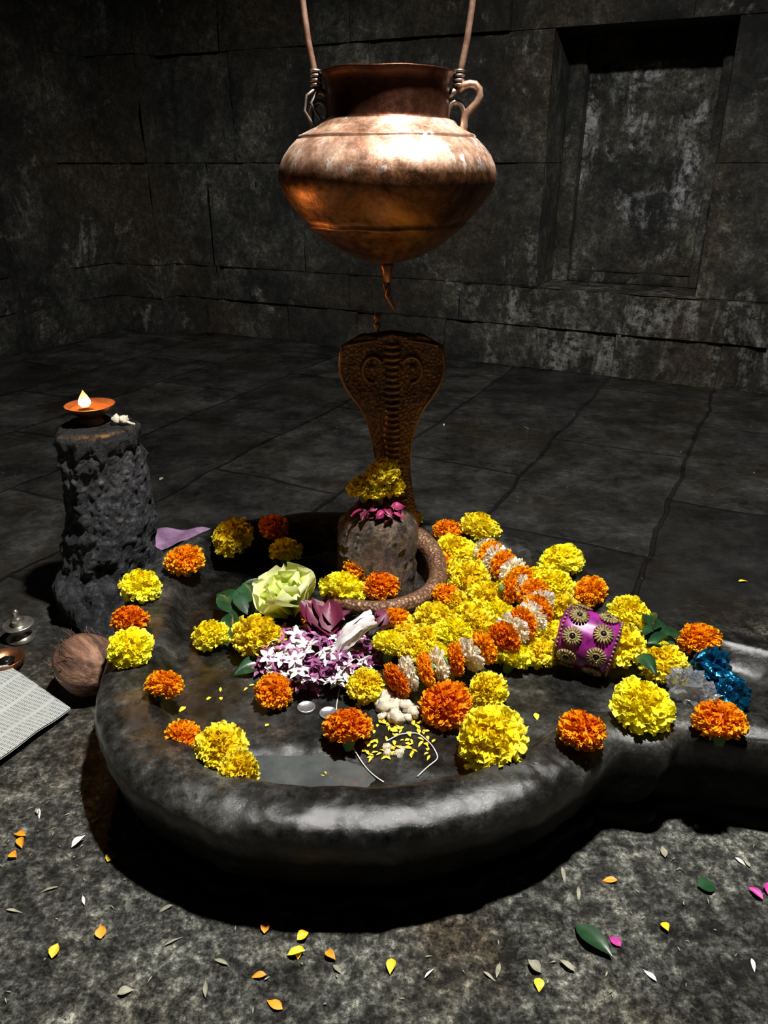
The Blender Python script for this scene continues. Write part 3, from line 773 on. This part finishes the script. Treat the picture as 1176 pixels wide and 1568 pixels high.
def cfn(v):
    w=pfn(v); a=math.atan2(v.y,v.x); z=w.z
    cx=.02*(v.z/.4); k=1.045
    if v.z<.372: z-=.05*max(0,noise.noise(Vector((math.cos(a)*4,math.sin(a)*4,2))))
    return Vector((cx+(w.x-cx)*k,w.y*k,z+.003))
mb.rev([(.0722,.362),(.0735,.366),(.0740,.372),(.0745,.380),(.0735,.392),(.0665,.399),(.05,.401),(.03,.402),(0,.402)],(0,0,0),160,fn=cfn); mb.obj('oil_soaked_cap',[M_soot],parent=pillar,loc=(pil[0],pil[1],0))
diya=empty('oil_lamp_diya'); dc=(-.560,1.425,.403)
mb=MB(); mb.rev([(0,0),(.022,0),(.024,.004),(.016,.010),(.024,.018),(.036,.026),(.0455,.036),(.047,.0385),(.045,.0385),(.034,.030),(.02,.022),(0,.020)],dc,40); mb.obj('bowl',[M_diya],parent=diya)
t=NT('oil'); M_oil=t.set(color=(.10,.035,.010),rough=.15)
mb=MB(); mb.rev([(0,.031),(.036,.031)],dc,30); mb.obj('oil',[M_oil],parent=diya)
mb=MB(); mb.tube([(dc[0]-.02,dc[1]-.01,dc[2]+.031),(dc[0]-.008,dc[1]-.012,dc[2]+.036),(dc[0]-.004,dc[1]-.013,dc[2]+.042)],.0022,8)
mb.obj('wick',[M_thread],parent=diya)
t=NT('flame')
sp=t.n('ShaderNodeSeparateXYZ'); t.l(t.tc.outputs['Object'],sp.inputs[0])
fz=t.mrange(sp.outputs['Z'],dc[2]+.037,dc[2]+.066)
M_flame=t.set(color=(0,0,0),emi=t.ramp(fz,[(0,(1.,.30,.03)),(.3,(1.,.68,.28)),(.6,(1.,.50,.10)),(1.,(1.,.16,.01))]),emis=8.)
mb=MB(); mb.rev([(0,.036),(.007,.038),(.0115,.044),(.0105,.051),(.0065,.059),(.002,.066),(0,.070)],(dc[0]-.004,dc[1]-.013,dc[2]),20); mb.obj('flame',[M_flame],parent=diya)
mb=MB(); q=Vector((dc[0]+.052,dc[1]-.004,.416))
for i in range(7): mb.blob(q+Vector((U(-.012,.012),U(-.008,.008),U(-.008,.005))),U(.005,.009),amp=.6,nu=12,nv=8,seed=i)
mb.tube([q+Vector((-.01,0,0)),q+Vector((.014,-.004,-.006)),q+Vector((.03,0,-.014))],.003,8)
mb.obj('cotton_wicks',[M_crumb],parent=diya)

# ---------------------------------------------------------------- floor items
t=NT('coconut_husk'); n1=t.noise(30,6,.7,stretch=(1,1,.15)); M_coco=t.set(color=t.ramp(n1,[(.38,(.05,.022,.012)),(.5,(.17,.08,.045)),(.64,(.38,.22,.14))]),rough=.8,normal=t.bump(n1,.9,.01))
mb=MB(); mb.blob((0,0,0),.056,sx=.95,sy=.95,sz=1.12,amp=.05,nu=40,nv=28)
for i in range(14): mb.tube([(U(-.008,.008),U(-.008,.008),.06),(U(-.015,.015),U(-.015,.015),.08)],.0012,5)
for i in range(60):
    a=U(0,6.28); e=U(-1,1); d=Vector((math.cos(a)*math.cos(e),math.sin(a)*math.cos(e),math.sin(e)))
    mb.tube([d*.056,d*.058+Vector((U(-.003,.003),U(-.003,.003),.008)),d*.059+Vector((U(-.005,.005),U(-.005,.005),.018))],.0005,4)
o=mb.obj('coconut',[M_coco]); p=G(133,1018,.055); o.location=(p.x+.0,p.y,.056); o.rotation_euler=(-1.5,.5,.9)
t=NT('newsprint'); 
mp=t.n('ShaderNodeMapping'); mp.inputs['Rotation'].default_value=(0,0,math.radians(26)); t.l(t.tc.outputs['Object'],mp.inputs['Vector'])
def brick(w,h,ms,m_,a,b):
    br=t.n('ShaderNodeTexBrick'); t.l(mp.outputs[0],br.inputs['Vector']); br.inputs['Scale'].default_value=1
    br.inputs['Brick Width'].default_value=w; br.inputs['Row Height'].default_value=h; br.inputs['Mortar Size'].default_value=ms
    br.inputs['Mortar'].default_value=(m_,m_,m_,1); br.inputs['Color1'].default_value=(a,a,a,1); br.inputs['Color2'].default_value=(b,b,b,1); br.offset=0; return br
b1=brick(.0042,.0075,.0014,1.,.02,.5); b2=brick(.055,3.,.004,1.,0,0)
cc=t.mix(1.,b1.outputs['Color'],b2.outputs['Color'],'LIGHTEN')
cc=t.mix(1.,cc,(.40,.42,.40),'MULTIPLY')
M_news=t.set(color=cc,rough=.8)
mb=MB(); C=Vector((-.533,1.061,.004)); d1=Vector((-.44,-.9,0)); d2=Vector((-.79,.61,0)); vs=[]
for i in range(21):
    for j in range(21):
        a,b=i/20,j/20; v=C+d1*.27*a+d2*.36*b; v.z=.006+.010*(1+noise.noise(Vector((a*3.5,b*2.5,1))))+.010*sm(.25,0,b)*a*(1-a)*2; vs.append(v)
fs=[(i*21+j,i*21+j+1,(i+1)*21+j+1,(i+1)*21+j) for i in range(20) for j in range(20)]
mb.add(vs,fs); mb.add([v-Vector((0,0,.003)) for v in vs],fs); mb.obj('newspaper',[M_news])
mb=MB(); p=G(33,978,0)
mb.rev([(0,0),(.026,0),(.028,.004),(.016,.010),(.010,.016),(.012,.022),(.024,.026),(.030,.034),(.028,.036),(.012,.030),(.009,.038),(.013,.044),(.008,.05),(.004,.056),(.006,.060),(.003,.066),(0,.067)],(p.x,p.y,0),32)
mb.obj('brass_incense_stand',[M_brass])
mb=MB(); p=G(12,1022,0); mb.rev([(0,0),(.02,0),(.03,.010),(.034,.022),(.033,.023),(.028,.012),(0,.005)],(p.x,p.y,0),32); mb.blob((p.x,p.y,.014),.014,1,sz=.6,amp=.4)
mb.obj('small_copper_bowl',[M_diya,M_oily])
mb=MB(); vs=[]
for i in range(13):
    for j in range(7):
        a=i/12;b=j/6; v=G(234+92*a,838-8*a+22*(b-.5)*(1-.6*a)-5*math.sin(a*3),.0); v.z=.004+.014*(1-b)+.006*(1+math.sin(a*9+b*3)); vs.append(v)
mb.add(vs,[(i*7+j,i*7+j+1,i*7+j+8,i*7+j+7) for i in range(12) for j in range(6)]); 
M_lil=plain('lilac_cloth',(.24,.13,.24),.7,0,.4,25)
mb.obj('lilac_cloth_scrap',[M_lil])

mb=MB()
def pet(x,y,mi,L,Wd,az=None,up=.1):
    p=G(x,y,0); mb.leaf((p.x,p.y,.003),U(0,6.28) if az is None else az,L,Wd,mi,up=up,cup=U(.1,.6),n=5,droop=.3,rag=.08)
for x,y,mi in((30,1285,1),(15,1310,1),(40,1282,1),(110,1300,4),(440,1465,0),(458,1450,0),(455,1442,0),(498,1460,1),(408,1495,1),(433,1548,1),(405,1432,1),(165,1322,0),(80,1470,0),(180,1525,3),(155,1440,1),(945,1350,1),(1018,1315,3),(1168,1380,2),(1175,1372,2),(950,1452,2),(1013,1415,0),(825,1500,0),(828,1492,3),(880,1490,3),(848,436,0),(1130,892,0),(600,1470,0),(245,737,3)):
    pet(x,y,mi,U(.014,.022),U(.008,.014),up=U(.1,.5))
for x,y in((265,1388),(252,1450),(315,1530),(240,1365),(740,1490),(1148,1330),(1150,655),(885,1360),(130,1388),(510,1480),(60,1250),(10,1395),(140,1262),(1125,1315),(1005,1505),(760,1500),(860,1330),(680,650),(800,655),(90,1360),(350,1480),(1150,1470),(60,1240),(650,1500)):
    pet(x,y,3 if R()<.75 else 4,U(.014,.026),U(.003,.006))
for i in range(160):
    x,y=U(0,1176),U(1200,1568)
    if i>90: x,y=U(0,1176),U(600,900)
    if i>130: x,y=U(0,130),U(1180,1330)
    p=G(x,y,0)
    if sdf(p.x,p.y)<.02 or (p.x-CX)**2+(p.y-CY)**2<.2: continue
    pet(x,y,3,U(.003,.009),U(.001,.002))
p=G(880,1420,0)
mb.leaf((p.x,p.y,.004),-.9,.055,.026,5,up=.25,cup=.3,droop=.2)
p=G(1068,1360,0); mb.leaf((p.x,p.y,.004),.1,.026,.024,5,up=.1,cup=.2)
mb.obj('scattered_petals',[M_yel,M_ora,M_pink,M_straw,M_white,M_green])

# ---------------------------------------------------------------- light & camera
def light(name,ty,loc,en,colr,size=.03,**k):
    l=bpy.data.lights.new(name,ty); l.energy=en; l.color=colr
    if ty in('POINT','SPOT'): l.shadow_soft_size=size
    for a,b in k.items(): setattr(l,a,b)
    o=bpy.data.objects.new(name,l); col.objects.link(o); o.location=loc; return o
sp=light('overhead_lamp','SPOT',(.34,.80,2.4),450,(1.,.98,.94),.05,spot_size=math.radians(142),spot_blend=.5)
d=Vector((.20,1.3,0))-Vector(sp.location); sp.rotation_euler=d.to_track_quat('-Z','Y').to_euler()
light('diya_flame_light','POINT',(dc[0]-.004,dc[1]-.013,dc[2]+.09),2.2,(1.,.46,.13),.01)
w=bpy.data.worlds.new('world'); sc.world=w; w.use_nodes=True
w.node_tree.nodes['Background'].inputs[0].default_value=(.8,.9,1,1); w.node_tree.nodes['Background'].inputs[1].default_value=.010
cam=bpy.data.cameras.new('camera'); co=bpy.data.objects.new('camera',cam); col.objects.link(co)
co.location=(0,0,CAMH); co.rotation_euler=(math.radians(90-24.3),0,0)
cam.sensor_fit='VERTICAL'; cam.sensor_height=36; cam.lens=36*FPX/1568; cam.clip_start=.02
sc.camera=co
